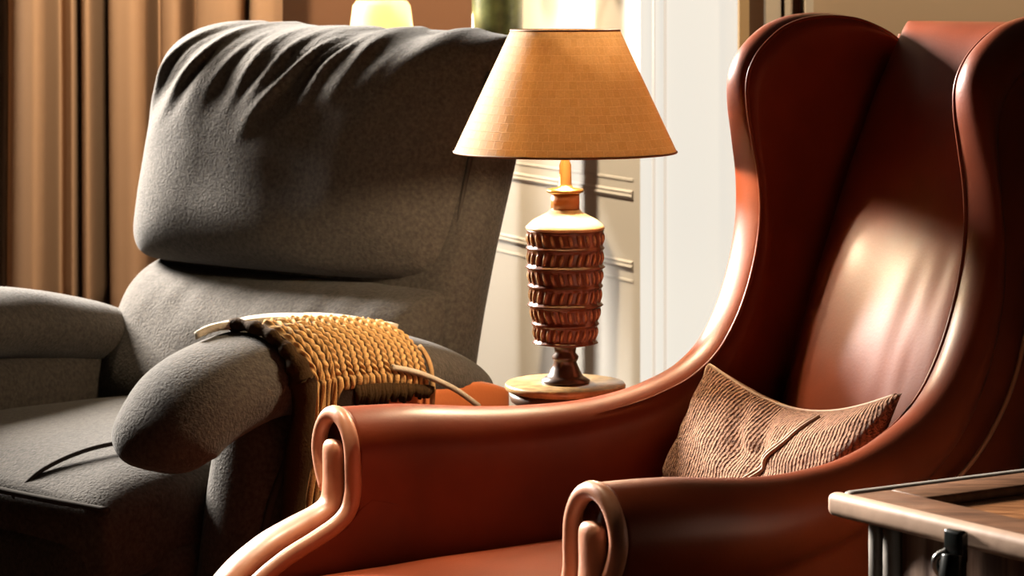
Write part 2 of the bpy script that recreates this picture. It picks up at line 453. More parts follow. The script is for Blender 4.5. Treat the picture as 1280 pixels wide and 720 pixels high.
def vase():
    x, y = fx(622, 5.0), 5.0
    root = empty('vase', (x, y, CT), 0, 'tall mottled green and brown vase behind the recliner, beside the lampshade', 'vase')
    V, F = lathe_vf([(0, 0), (.045, 0), (.051, .006), (.053, .10), (.054, .20), (.050, .25), (.035, .29), (.032, .31), (.027, .31), (.030, .28), (.04, .24), (0, .02)], 40)
    mesh_obj('body', V, F, M['vase'], root)
    for k in range(7):
        a = k * 2.4; r = .012
        p = [(r * math.cos(a) * .6, r * math.sin(a) * .6, .05), (r * math.cos(a), r * math.sin(a), .31),
             (.04 * math.cos(a), .04 * math.sin(a), .42), (.10 * math.cos(a), .10 * math.sin(a), .50 + .02 * (k % 3))]
        path = smooth_path(p, 20)
        tube('stem', path, .002, M['leaf'], root, n=6)
        q = path[-1]; d = Vector((math.cos(a), math.sin(a), .6)).normalized(); s = Vector((-math.sin(a), math.cos(a), 0))
        up = d.cross(s)
        V = []; F = []
        for sd in (1, -1):
            for i in range(9):
                t = i / 8
                w = .022 * math.sin(PI * t) ** .8 + .0005
                for j in (-1, 0, 1):
                    V.append(q + d * (t * .09) + s * (w * j) + up * ((-.004 * abs(j) if True else 0) + .0008 * sd))
        for b in (0, 27):
            for i in range(8):
                for j in (0, 1):
                    F.append((b + i * 3 + j, b + i * 3 + j + 1, b + i * 3 + j + 4, b + i * 3 + j + 3))
        mesh_obj('leaf', V, F, M['leaf'], root)
vase()
def added_tealight():  # candle added out of sight to put a warm glow on the wall
    x, y = fx(566, 5.1), 5.08
    root = empty('candle_holder', (x, y, CT), 0, 'small brass candle holder glowing behind the recliner next to the vase', 'candle holder')
    V, F = lathe_vf([(0, 0), (.03, 0), (.032, .01), (.032, .035), (.028, .035), (.028, .012), (0, .012)], 28)
    mesh_obj('cup', V, F, M['brass'], root)
    V, F = lathe_vf([(0, .0125), (.026, .0125), (.026, .03), (0, .031)], 24)
    mesh_obj('candle', V, F, M['cream_glaze'], root)
    V, F = lathe_vf([(0, .033), (.003, .038), (.004, .045), (.002, .056), (0, .064)], 12)
    mesh_obj('flame', V, F, emis('flame', (1, .6, .2), 12), root)
    l = bpy.data.lights.new('candle_light', 'POINT'); l.energy = 2.5; l.color = (1, .66, .34); l.shadow_soft_size = .03
    o = bpy.data.objects.new('candle_light', l); COL.objects.link(o); o.location = (0, .02, .09); o.parent = root
added_tealight()

# ------------------------------------------------------------------ recliner (x = width, +x near side; y = towards the back)
def recliner():
    R = empty('recliner', (-.703, 3.716, 0), math.atan2(-.626, .78),
              'charcoal grey fabric recliner armchair with plump pillow back, left of the table lamp', 'armchair')
    fab = M['fabric']
    # base
    rbox('base', (0, .33, .22), (.62, .80, .28), fab, R, bev=.04, seg=4)
    for sx in (-1, 1):
        for sy in (0, 1):
            V, F = lathe_vf([(0, 0), (.028, 0), (.03, .01), (.026, .10), (0, .10)], 20, sx * .26, .0 + sy * .62)
            mesh_obj('foot', V, F, M['plastic'], R)
    # seat cushion : superelliptic block with rounded nose
    rings = []
    NY = 40
    for i in range(NY + 1):
        s = i / NY
        y = -.17 + .72 * s
        nose = 1 - (max(0, (.22 - s) / .22)) ** 2.6 * .30
        top = .455 + .022 * math.sin(PI * min(s * 1.15, 1)) - (1 - nose) * .11
        bot = .30 + (1 - nose) * .05
        hwid = .298
        ring = []
        for k in range(48):
            a = 2 * PI * k / 48
            cx = math.copysign(abs(math.cos(a)) ** .38, math.cos(a)); cz = math.copysign(abs(math.sin(a)) ** .38, math.sin(a))
            zc = (top + bot) / 2; hz = (top - bot) / 2
            z = zc + hz * cz
            if cz > .5: z += .014 * (1 - cx * cx) + .006 * noise.noise(Vector((cx * 3, y * 7, 1)))
            ring.append((hwid * cx, y, z))
        rings.append(ring)
    V, F = loft(rings); seat = mesh_obj('seat_cushion', V, F, fab, R)
    # seam on the cushion towards the near side
    p = [(.10, -.172, .42), (.12, -.13, .458), (.155, -.06, .484), (.20, .03, .490), (.27, .12, .486)]
    tube('seam', smooth_path(p, 40), .0035, M['fabric_seam'], seat, n=8)
    tube('front_piping', smooth_path([(-.295, -.160, .425), (-.15, -.174, .428), (.0, -.176, .430), (.15, -.174, .428), (.295, -.160, .425)], 30), .005, M['fabric_seam'], seat, n=8)
    # footrest panel (folded)
    def fr(u, v, s):
        x = .285 * u * (1 - .03 * v ** 4); z = .23 + .15 * v * (1 - .03 * u ** 4)
        t = .035 * ((1 - u ** 6) * (1 - v ** 6)) ** .5
        return (x, -.150 - s * t, z)
    V, F = pillow_vf(fr, 30, 30); mesh_obj('footrest', V, F, fab, R)
    # arms
    PATH = [(-.145, .488), (-.130, .533), (-.068, .578), (.04, .602), (.17, .600), (.29, .582), (.40, .558), (.50, .520), (.535, .500)]
    RAD = [(.085, .050), (.095, .056), (.104, .066), (.108, .066), (.104, .062), (.102, .060), (.098, .056), (.080, .050), (.05, .03)]
    def arm_pt(s):
        return interp(PATH, s), interp(RAD, s)
    for side in (1, -1):
        cx = .38 * side
        rings = []
        for i in range(81):
            s = (i / 80) ** 1.5
            (y, z), (rx, rz) = arm_pt(s)
            (y2, z2), _ = arm_pt(min(s + .01, 1)); (y1, z1), _ = arm_pt(max(s - .01, 0))
            t = Vector((0, y2 - y1, z2 - z1)).normalized(); nn = Vector((0, -t.z, t.y))
            ring = []
            for k in range(40):
                a = 2 * PI * k / 40; tip = math.sqrt(1 - (1 - min(1, s / .13 + .02)) ** 2)
                w = 1 + .035 * noise.noise(Vector((math.cos(a) * 1.5, y * 9, math.sin(a) * 1.5 + side * 5)))
                q = Vector((cx + math.cos(a) * rx * w * tip, y, z)) + nn * (math.sin(a) * rz * w * tip)
                ring.append(q)
            rings.append(ring)
        V, F = loft(rings)
        pad = mesh_obj('arm_pad', V, F, fab, R)
        # upright arm panel under the pad, rounded front
        def panel(u, v, s):
            yy = .24 + .30 * u * (1 - .04 * (1 + v)); zz = .30 + .25 * v
            if u < 0: yy += .05 * (v * .5 + .5) ** 2 * (-u)
            t = .078 * ((1 - u ** 8) * (1 - v ** 8)) ** .4
            return (cx + s * t, yy, zz)
        V, F = pillow_vf(panel, 30, 30); mesh_obj('arm_panel', V, F, fab, R)
        # vertical piping bead at the front of the panel
        xx = cx + side * .070
        tube('panel_piping', smooth_path([(xx, .005, .12), (xx, -.008, .25), (xx, -.004, .38), (xx + side * .004, .03, .47), (xx + side * .004, .075, .525)], 30), .006, M['fabric_seam'], R, n=8)
    # rust leather side panel under the back of the near arm
    def rust(u, v, s):
        yy = .385 + .15 * u; zz = .512 + .045 * v - .03 * max(0, u) ** 2
        return (.463 + s * .012 * ((1 - u ** 8) * (1 - v ** 8)) ** .4, yy, zz)
    V, F = pillow_vf(rust, 20, 12); mesh_obj('leather_panel', V, F, M['tan_panel'], R, label='rust leather panel under the rear of the arm')
    # back shell
    lean = lambda z: .13 * (z - .5) / .6
    def shell(u, v, s):
        z = .74 + .36 * v; b = .358 + .035 * sm(z, .55, 1.08)
        x = b * u * (1 - .05 * max(0, v) ** 6)
        y = .548 + lean(z) + (.058 * s * ((1 - u ** 12) * (1 - v ** 12)) ** .35)
        return (x, y, z - .03 * abs(u) ** 5 * (v > 0) * v)
    V, F = pillow_vf(shell, 40, 40); mesh_obj('back_shell', V, F, fab, R)
    # upper pillow
    folds = [(-.66, .036, .8, .15), (-.56, .022, .5, .55), (-.44, .034, 1.0, .3), (-.35, .020, .4, .6), (-.27, .024, .6, .45), (-.18, .018, .4, .6), (-.10, .030, .7, .35), (-.02, .018, .4, .6), (.05, .024, .7, .45), (.13, .018, .5, .6), (.21, .030, .9, .2), (.27, .022, .7, .35), (.34, .024, .7, .4), (.45, .028, .6, .5), (.60, .03, .3, .6)]
    def upper(u, v, s):
        zc = .895; z = zc + .215 * v
        b = .338 + .040 * sm(v, -1, 1) if u > 0 else .396 - .050 * (v + 1) / 2
        x = b * u * (1 - .035 * v ** 8)
        e = ((1 - abs(u) ** 7) * (1 - abs(v) ** 5))
        t = (.095 * (.93 + .20 * v) if s > 0 else .015) * max(e, 0) ** .42
        # gathered folds below the top seam, running down and to the left
        w = 0; zt = 0
        for (fu, wd, am, v0) in folds:
            c = fu + (.34 + .12 * math.sin(fu * 9)) * (v - .9) + .03 * noise.noise(Vector((v * 3, fu * 7, 2)))
            d = (u - c) / (wd * (.7 + .9 * (1 - v)))
            g = sm(v, v0 - .25, v0 + .55)
            w += am * .014 * math.exp(-d * d) * g
            w -= am * .007 * math.exp(-((u - c - wd * 2.0) / (wd * 1.6)) ** 2) * g
        w += .012 * sm(v, 0, .8) * noise.noise(Vector((u * 5.5 - v * 2.0, v * 2.2, 3.3)))
        w += .008 * noise.noise(Vector((u * 2.4, v * 2.1, 7.1)))
        if u > .5: w += .010 * noise.noise(Vector((u * 9, v * 9, 1.2))) * sm(u, .5, .9) * sm(-v, .4, .9)
        zz = z + .010 * noise.noise(Vector((u * 6, 2.2, 5))) * sm(v, .7, 1) - .035 * max(0, abs(u) - .8) ** 1.3 * sm(v, 0, 1) * 4 * (1 if u < 0 else .4)
        zz -= .012 * sm(u, -.6, .6) * sm(v, .6, 1)
        dome = .100 * (1 - ((u + .4) / 1.4) ** 2) if s > 0 else 0
        y = .548 + lean(z) - s * t - dome * (max(e, 0) ** .2) - (w if s > 0 else 0) * max(e, 0) ** .3
        if s < 0: zz = zz
        return (x, y, zz)
    V, F = pillow_vf(upper, 130, 90); up = mesh_obj('upper_back_cushion', V, F, fab, R)
    def lumbar(u, v, s):
        z = .552 + .128 * v
        b = .338 if u > 0 else .384
        e = ((1 - abs(u) ** 8) * (1 - abs(v) ** 4))
        t = (.155 * (1 - .08 * v) if s > 0 else .05) * max(e, 0) ** .40
        w = .006 * noise.noise(Vector((u * 3, v * 2, 9.1))) + .006 * sm(v, .2, .9) * noise.noise(Vector((u * 10, v * 1.5, 2.1)))
        x = b * u * (1 - .05 * (v < 0) * v ** 4)
        dome = .006 * (1 - ((u + .3) / 1.3) ** 2) if s > 0 else 0
        y = .522 + lean(z) - s * t + w * (s > 0) + .03 * v - dome * (max(e, 0) ** .2)
        return (x, y, z)
    V, F = pillow_vf(lumbar, 80, 60); mesh_obj('lumbar_cushion', V, F, fab, R)
    # seam piping down the near side of the upper cushion
    pp = [Vector(upper(.965, v, 1)) + Vector((.004, -.002, 0)) for v in [-.80 + .05 * i for i in range(30)]]
    tube('side_piping', pp, .004, M['fabric_seam'], up, n=8)
    return R, PATH, RAD
REC, APATH, ARAD = recliner()

# ------------------------------------------------------------------ throw over the near arm of the recliner
def throw():
    root = empty('throw_blanket', (-.703, 3.716, 0), math.atan2(-.626, .78),
                 'golden chunky-knit throw draped over the arm of the grey recliner', 'blanket')
    cx = .38
    TAB = [(interp(APATH, i / 800), interp(ARAD, i / 800)) for i in range(801)]
    def armprof(y):
        lo, hi = 0, 800
        while hi - lo > 1:
            mid = (lo + hi) // 2
            if TAB[mid][0][0] < y: lo = mid
            else: hi = mid
        return TAB[lo]
    def surf(y, q, off):
        """q = arc parameter: 0 at the inner side, 1 over the outer equator, beyond 1 hanging straight down (metres)"""
        (yy, z), (rx, rz) = armprof(y)
        if q <= 1:
            a = math.radians(155 - 155 * q)
            return Vector((cx + math.cos(a) * (rx + off), y, z + math.sin(a) * (rz + off)))
        d = q - 1
        return Vector((cx + rx + off + .004 - .012 * sm(d, 0, .2), y - .02 * sm(d, 0, .25), z - d))
    # knitted panel
    NP, NQ = 260, 150
    def sheet(side):
        P = []; HT = []
        for j in range(NQ + 1):
            row = []; hrow = []
            tq = j / NQ
            for i in range(NP + 1):
                p = i / NP
                # the left (front) part hangs long, the right part ends below the roll
                endq = 1.02 + .30 * sm(-p, -.24, -.06)
                q = .50 + (endq - .50) * tq
                yc = .045 + .265 * p - .03 * (1 - q if q < 1 else 0) + .02 * math.sin(q * 5) * .4
                off = .012
                strand = p * 19 + .25 * math.sin(tq * 9)
                f = abs(math.sin(PI * strand))
                tw = .5 + .5 * math.sin(tq * 70 + math.floor(strand) * 2.1 + 2.5 * math.cos(PI * strand))
                h = .0080 * f ** .7 * (.55 + .45 * tw); hrow.append(h / .008 if side > 0 else 0)
                edge = min(1, min(p, 1 - p) / .02, (1 - tq) / .02 + .3)
                row.append(surf(yc, q, off + (h if side > 0 else -.006) * edge))
            P.append(row); HT.append(hrow)
        return P, HT
    A, HA = sheet(1); Bk, HB = sheet(-1)
    rings = [A[j] + Bk[j][::-1] for j in range(NQ + 1)]
    V, F = loft(rings)
    mesh_obj('knit_panel', V, F, M['knit'], root, attr={'relief': [h for j in range(NQ + 1) for h in HA[j] + HB[j][::-1]]})
    # cream woven border lying over the inner half of the arm
    rings = []
    for i in range(60):
        p = i / 59
        yc0 = -.035 + .36 * p
        ring = []
        for side, offs in ((1, .017), (-1, .006)):
            rr = []
            for j in range(24):
                q = .30 + (-.14 + .36 * j / 23) * (.04 + .96 * sm(p, 0, .35))
                (_, _), _ = (0, 0), 0
                o = offs + .003 * noise.noise(Vector((p * 6, q * 4, 0)))
                rr.append(surf(yc0 + .02 * (q - .3), q, o))
            ring += rr if side == 1 else rr[::-1]
        rings.append(ring)
    V, F = loft(rings)
    mesh_obj('woven_border', V, F, M['lining'], root, label='smooth cream border of the throw')
    # dark rolled edge down the front side
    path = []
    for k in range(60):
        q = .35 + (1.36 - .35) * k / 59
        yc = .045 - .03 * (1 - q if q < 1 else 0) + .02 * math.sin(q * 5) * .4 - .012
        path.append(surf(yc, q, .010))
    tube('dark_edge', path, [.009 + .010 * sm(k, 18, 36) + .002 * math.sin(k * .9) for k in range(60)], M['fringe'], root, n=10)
    # hem rope running back along the side of the arm
    path = [surf(.315 - .0 * k, .75 + .03 * k, .010) for k in range(11)]
    tube('hem', path, .004, M['yarn'], root, n=8)
    path = smooth_path([surf(.21, .96, .022), surf(.27, .99, .026), surf(.34, 1.015, .030), surf(.40, 1.035, .034)], 30)
    tube('cord', path, .0045, M['lining'], root, n=8, label='pale cord trailing from the throw')
    # fringe along the short hem
    V = []; F = []
    for k in range(30):
        yc = .135 + .17 * k / 29; fl = 1 - .55 * (k / 29) ** 2
        a = surf(yc, 1.015, .014); b = a + Vector((.003 * random.uniform(-1, 1), .006 * random.uniform(-1, 1), (-.026 - .010 * random.random()) * fl))
        v, f = tube_vf([a, (a + b) / 2 + Vector((.002, 0, 0)), b], [.0055, .006, .003], 6)
        n0 = len(V); V += v; F += [tuple(i + n0 for i in g) for g in f]
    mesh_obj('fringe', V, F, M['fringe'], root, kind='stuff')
throw()

# ------------------------------------------------------------------ side table and lamp
LX, LY = .0765, 3.45
TZ = .600
def side_table():
    root = empty('side_table', (LX, LY, 0), 0, 'small round gilt-edged pedestal table under the table lamp', 'side table')
    V, F = lathe_vf([(0, TZ - .012), (.080, TZ - .012), (.086, TZ - .009), (.087, TZ - .003), (.085, TZ), (0, TZ)], 64)
    mesh_obj('table_top', V, F, M['table_wood'], root)
    V, F = lathe_vf([(0, TZ - .034), (.066, TZ - .034), (.078, TZ - .026), (.081, TZ - .0125), (0, TZ - .0125)], 64)
    mesh_obj('rim', V, F, M['table_dark'], root)
    V, F = lathe_vf([(0, .025), (.02, .025), (.03, .05), (.014, .09), (.013, .30), (.022, .36), (.013, .42), (.016, .50), (.035, .566), (0, .566)], 32)
    mesh_obj('pedestal', V, F, M['table_dark'], root)
    V, F = lathe_vf([(0, 0), (.078, 0), (.080, .008), (.06, .018), (.02, .03), (0, .03)], 48)
    mesh_obj('foot', V, F, M['table_dark'], root)
side_table()
def lamp():
    root = empty('table_lamp', (LX, LY, TZ), 0, 'table lamp with woven amber shade and ribbed brown ceramic base, between the armchairs', 'lamp')
    k = 3.45 / 3000
    zz = lambda y: H - y * k - TZ
    wd = lambda x: x * k
    # foot
    V, F = lathe_vf([(0, 0), (wd(30), 0), (wd(31), .004), (wd(24), .009), (wd(21), .012), (wd(17), .022), (wd(14), .030), (wd(16), .034), (wd(17), .038), (wd(13), .043), (wd(14), .052), (wd(20), .058), (wd(26), .062), (0, .062)], 48)
    mesh_obj('foot', V, F, M['dark_bronze'], root)
    # ribbed body: six rows of raised beads between ledges
    zb, zt = .058, zz(286)
    rows = 6; rh = (zt - zb) / rows
    def body_r(t):
        return wd(lin([(0, 37), (.12, 39), (.35, 43.5), (.7, 46), (1, 47)], t))
    prof = []; n = 14
    for r in range(rows):
        for i in range(n):
            t = (r + i / n) / rows
            f = i / n
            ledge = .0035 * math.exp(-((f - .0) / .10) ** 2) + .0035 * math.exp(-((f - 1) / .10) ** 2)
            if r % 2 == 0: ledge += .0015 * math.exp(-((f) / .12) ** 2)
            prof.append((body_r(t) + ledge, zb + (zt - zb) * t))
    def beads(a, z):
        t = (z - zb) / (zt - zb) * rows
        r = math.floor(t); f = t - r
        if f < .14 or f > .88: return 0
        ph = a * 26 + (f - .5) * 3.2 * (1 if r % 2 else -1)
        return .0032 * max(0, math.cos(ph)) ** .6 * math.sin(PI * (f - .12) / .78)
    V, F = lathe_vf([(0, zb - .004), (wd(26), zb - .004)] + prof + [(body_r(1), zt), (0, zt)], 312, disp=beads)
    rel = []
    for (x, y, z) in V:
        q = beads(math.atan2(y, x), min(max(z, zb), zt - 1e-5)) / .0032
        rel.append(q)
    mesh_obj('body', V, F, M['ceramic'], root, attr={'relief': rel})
    V, F = lathe_vf([(0, zt - .002), (wd(47), zt - .002), (wd(49.5), zt + .0005), (wd(49.5), zt + .003), (wd(46), zt + .007), (wd(40), zt + .013), (wd(30), zt + .019), (wd(22), zt + .024), (wd(19), zt + .028), (0, zt + .028)], 64)
    mesh_obj('shoulder', V, F, M['cream_glaze'], root, label='cream glazed shoulder')
    V, F = lathe_vf([(0, zt + .025), (wd(18), zt + .025), (wd(18), zz(241)), (0, zz(241))], 48)
    mesh_obj('neck', V, F, M['amber_glaze'], root, label='amber glazed neck')
    V, F = lathe_vf([(0, zz(242)), (wd(18), zz(242)), (wd(23), zz(240)), (wd(23.5), zz(238)), (wd(22), zz(236)), (wd(10), zz(234)), (wd(8), zz(230)), (wd(7.5), zz(206)), (wd(5), zz(200)), (wd(5), zz(180)), (0, zz(180))], 40)
    mesh_obj('collar', V, F, M['brass'], root)
    V, F = lathe_vf([(0, zz(180)), (.012, zz(180)), (.013, zz(178)), (.013, zz(158)), (.010, zz(156)), (0, zz(156))], 24)
    mesh_obj('socket', V, F, M['brass'], root)
    bz = zz(147)
    V, F = lathe_vf([(0, zz(157)), (.010, zz(156)), (.014, zz(153)), (.024, zz(146)), (.026, zz(140)), (.022, zz(130)), (.012, zz(122)), (0, zz(120))], 28)
    bl = mesh_obj('bulb', V, F, emis('bulb_glass', (1, .72, .42), BULB_E), root)
    # shade
    r0, r1, z0, z1 = wd(139.5), wd(68.5), zz(189.5), zz(38)
    th = .0016
    prof = []
    for i in range(24):
        t = i / 23; prof.append((r0 + (r1 - r0) * t, z0 + (z1 - z0) * t))
    inn = [(r - th, z) for r, z in prof][::-1]
    V, F = lathe_vf(prof + inn + [prof[0]], 96)
    F = [f for f in F if len(f) == 4]
    sh = mesh_obj('shade', V, F, M['shade'], root)
    for (r, z, nm) in ((r0, z0, 'shade_rim'), (r1, z1, 'shade_rim')):
        V, F = tube_vf([(math.cos(a) * (r - .0005), math.sin(a) * (r - .0005), z) for a in [2 * PI * i / 96 for i in range(96)]], .0016, 8, True)
        mesh_obj(nm, V, F, M['rim_trim'], sh)
    V = []; F = []
    for kx in range(3):
        a = kx * 2 * PI / 3 + .5
        v, f = tube_vf([(0, 0, z1 - .012), (math.cos(a) * (r1 - .002), math.sin(a) * (r1 - .002), z1 - .002)], .0014, 6)
        n0 = len(V); V += v; F += [tuple(i + n0 for i in g) for g in f]
    mesh_obj('spider', V, F, M['brass'], sh)
    tube('harp', smooth_path([(.014, 0, zz(160)), (.034, 0, zz(135)), (.030, 0, zz(95)), (0, 0, z1 - .012), (-.030, 0, zz(95)), (-.034, 0, zz(135)), (-.014, 0, zz(160))], 40), .0014, M['brass'], root, n=6)
    l = bpy.data.lights.new('lamp_bulb_light', 'POINT'); l.energy = LAMP_W; l.color = (1, .77, .50); l.shadow_soft_size = .028
    o = bpy.data.objects.new('lamp_bulb_light', l); COL.objects.link(o); o.location = (0, 0, bz); o.parent = root
BULB_E = 6; LAMP_W = 80
M['rim_trim'] = mat('brown_shade_tape', (.30, .15, .06), .7)
lamp()

# ------------------------------------------------------------------ leather wingback chair (x = width, +x near; y = towards the back)
def hw(L):
    return .29 - .06 * sm(L, .15, .60)
EDGE = [(0, .625), (.05, .623), (.1, .620), (.15, .614), (.2, .608), (.25, .604), (.3, .603), (.345, .604), (.38, .607), (.42, .614), (.46, .625), (.505, .643), (.545, .672), (.575, .712),
        (.597, .757), (.614, .81), (.622, .865), (.618, .92), (.607, .97), (.598, 1.015), (.598, 1.05), (.612, 1.078), (.635, 1.10), (.665, 1.118), (.705, 1.129), (.755, 1.132), (.81, 1.126), (.865, 1.108), (.90, 1.09)]
BASE = [(0, .30), (.05, .30), (.1, .30), (.15, .30), (.2, .30), (.25, .30), (.3, .30), (.345, .30), (.38, .30), (.42, .30), (.46, .30), (.52, .30), (.585, .30), (.635, .33),
        (.665, .40), (.68, .48), (.70, .56), (.725, .63), (.75, .70), (.775, .77), (.80, .83), (.82, .875), (.838, .92), (.855, .955), (.87, .985), (.885, 1.015), (.90, 1.04), (.91, 1.055), (.915, 1.06)]
RADS = [(.060, .052), (.060, .052), (.059, .051), (.057, .050), (.055, .049), (.052, .047), (.049, .045), (.047, .043), (.045, .041), (.044, .040), (.043, .040), (.042, .040), (.041, .040), (.041, .040),
        (.040, .040), (.040, .039), (.038, .037), (.036, .034), (.035, .032), (.034, .032), (.034, .032), (.034, .032), (.034, .032), (.033, .031), (.032, .030), (.030, .028), (.026, .026), (.018, .022), (.010, .016)]
def wingback():
    R = empty('wingback_chair', (-.063, 2.8525, 0), math.atan2(-.837, .547),
              'cognac leather wingback armchair with scrolled arms standing in front of the table lamp', 'armchair')
    lea = M['leather']
    NT = 150
    def section(t, side):
        E = Vector(interp(EDGE, t)); B = Vector(interp(BASE, t)); ra, rw = interp(RADS, t)
        d = (B - E); ln = d.length; d.normalize()
        h = hw(E.x)
        prof = []
        # inner face, base -> edge
        for f in (1, .85, .7, .55, .4, .25, .12):
            a = ra + (ln - ra) * f
            prof.append((a, -rw + .006 * math.sin(PI * f)))
        for i in range(17):                      # over the roll
            an = PI - PI * i / 16
            prof.append((ra - ra * math.sin(an), rw * math.cos(an)))
        u2 = min(2.05 * ra, ln * .9)
        prof.append((ra + (u2 - ra) * .45, rw * .90)); prof.append((ra + (u2 - ra) * .8, rw * .55)); prof.append((u2, rw * .22))
        for f in (.05, .15, .3, .5, .7, .85, 1):
            a = u2 + (ln - u2) * f
            prof.append((a, rw * .12 + .012 * math.sin(PI * min(1, f))))
        out = []
        for a, w in prof:
            p = E + d * a
            hh = h + (hw(p.x) - h) * .0
            out.append(Vector((side * (hh + w), p.x, p.y)))
        return out
    for side in (-1, 1):
        rings = [section(i / NT, side) for i in range(NT + 1)]
        V, F = loft(rings)
        arm = mesh_obj('arm_and_wing', V, F, lea, R)
        # fine piping following the roll, inner side
        pth = []; pth2 = []
        for i in range(NT + 1):
            t = i / NT
            if t < .0: continue
            s = section(t, side)
            pth.append(s[11] + Vector((-side * .0005, 0, 0)))
            if .28 < t < .97: pth2.append(s[28] + Vector((side * .002, 0, 0)))
        tube('piping', pth[40:], [.0002 + .0026 * sm(i, 0, 30) for i in range(len(pth[40:]))], lea, arm, n=8)
        # outer seam of the wing
        q = [(.47, .535), (.53, .552), (.585, .585), (.63, .635), (.662, .69), (.69, .77), (.715, .86), (.735, .95), (.755, 1.02)]
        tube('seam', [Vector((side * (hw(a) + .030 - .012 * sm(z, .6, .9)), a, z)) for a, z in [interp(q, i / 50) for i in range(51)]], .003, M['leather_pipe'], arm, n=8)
        # scroll: arch bead, groove, pad
        hc = .29
        arch = []
        for i in range(31):
            a = math.radians(-52 + (180 + 52) * i / 30)
            rx, rz = .044, .052
            cz = .565
            if a < 0:
                rx *= 1 - .25 * math.sin(-a)
            arch.append(Vector((side * (hc + rx * math.cos(a)), -.006, cz + rz * math.sin(a) * (1 if a > 0 else 1.15))))
        tail = [(-.0445, -.006, .55), (-.0445, -.006, .525), (-.0445, -.012, .502), (-.0445, -.028, .486), (-.0445, -.060, .470), (-.0445, -.105, .450), (-.0445, -.15, .420), (-.0445, -.182, .38), (-.0445, -.195, .33), (-.0445, -.20, .26)]
        arch += [Vector((side * (hc + a), b, c)) for a, b, c in smooth_path(tail, 60)]
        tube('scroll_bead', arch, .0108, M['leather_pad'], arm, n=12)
        # pad inside the scroll, running down into the sweeping front
        pad = smooth_path([(.0, -.010, .585), (.0, -.010, .56), (.0, -.010, .53), (.0, -.014, .505), (.002, -.030, .490), (.003, -.062, .476), (.004, -.107, .456), (.004, -.152, .426), (.004, -.186, .385), (.004, -.200, .33), (.004, -.204, .26)], 70)
        rad = []
        for i in range(70):
            f = i / 69
            rad.append(.021 * min(1, math.sqrt(max(0.02, 1 - (1 - min(f / .07, 1)) ** 2))) + .007 * sm(f, .3, .6))
        rings = []
        for i, p in enumerate(pad):
            tt = (pad[min(i + 1, 69)] - pad[max(i - 1, 0)]).normalized()
            nn = Vector((0, -abs(tt.z), tt.y * (1 if tt.z < 0 else -1)))
            if nn.length < .1: nn = Vector((0, -1, 0))
            nn = Vector((0, tt.z, -tt.y)).normalized()
            if nn.z < 0 and abs(nn.z) > abs(nn.y) or (nn.y > 0 and abs(nn.y) >= abs(nn.z)): nn = -nn
            ring = []
            for k in range(20):
                a = 2 * PI * k / 20
                ring.append(Vector((side * (hc + p.x + rad[i] * math.cos(a)), p.y, p.z)) + nn * (rad[i] * .55 * math.sin(a)))
            rings.append(ring)
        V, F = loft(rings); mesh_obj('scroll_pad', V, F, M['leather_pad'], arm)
        # body behind the sweeping front edge
        top = [Vector(interp([(.02, .515), (.004, .505), (-.01, .490), (-.035, .475), (-.08, .458), (-.125, .435), (-.165, .40), (-.188, .35), (-.192, .26)], i / 30)) for i in range(31)]
        rings = []
        for x, ins in ((-.049, .004), (-.046, 0), (.0, -.001), (.040, 0), (.046, .004)):
            ring = [Vector((side * (hc + x), p.x + (ins if i > 8 else 0), p.y - ins)) for i, p in enumerate(top)] + [Vector((side * (hc + x), .06, .26)), Vector((side * (hc + x), .06, .50))]
            rings.append(ring)
        V, F = loft(rings); ob = mesh_obj('front_panel', V, F, lea, R)
        for p in ob.data.polygons: p.use_smooth = len(p.vertices) < 5
    # seat platform and cushion
    rbox('seat_rail', (0, .22, .28), (.53, .76, .10), lea, R, bev=.02, seg=3)
    def seatc(u, v, s):
        x = .238 * u; y = .21 + .385 * v
        if v > 0: x *= 1 - .13 * v
        e = (1 - abs(u) ** 10) * (1 - abs(v) ** 10)
        t = .048 * max(e, 0) ** .35
        z = .390 + s * t + (s > 0) * (.010 * (1 - u * u) * (1 - v * v) + .003 * noise.noise(Vector((u * 3, v * 3, 0))))
        return (x, y, z)
    V, F = pillow_vf(seatc, 50, 50); mesh_obj('seat_cushion', V, F, lea, R)
    # backrest
    def back(u, v, s):
        z = .76 + .36 * v
        w = .186 + .004 * v
        yb = interp([(.570, 0), (.600, 0), (.640, 0), (.685, 0), (.735, 0), (.79, 0), (.845, 0)], (v + 1) / 2)[0]
        e = (1 - abs(u) ** 5) * (1 - max(0, -v) ** 10)
        et = (1 - max(0, v) ** 9)
        tf = .050 * max(e, 0) ** .4 * max(et, 0) ** .45
        tb = .045 * (max(e, 0) * max(et, 0)) ** .3
        wr = 0
        if s > 0:
            wr = .004 * noise.noise(Vector((u * 2.0, v * 3, 1))) + .0022 * noise.noise(Vector((u * 6, v * 3.5, 4))) * sm(u, -.2, .6)
        y = yb + .045 - (tf if s > 0 else 0) + (tb if s < 0 else 0) + wr * max(e, 0)
        zz = z + (.012 * s * (1 - max(0, v) ** 9)) * 0
        return (w * u, y, zz)
    V, F = pillow_vf(back, 60, 80); mesh_obj('backrest', V, F, lea, R)
    # outer back
    def oback(u, v, s):
        z = .70 + .40 * v
        w = .232 - .004 * v
        yb = interp([(.640, 0), (.650, 0), (.665, 0), (.71, 0), (.775, 0), (.84, 0), (.905, 0)], (v + 1) / 2)[0]
        t = .018 * max(0, (1 - u ** 12) * (1 - v ** 12)) ** .4
        return (w * u, yb - s * t, z)
    V, F = pillow_vf(oback, 30, 40); mesh_obj('outer_back', V, F, lea, R)
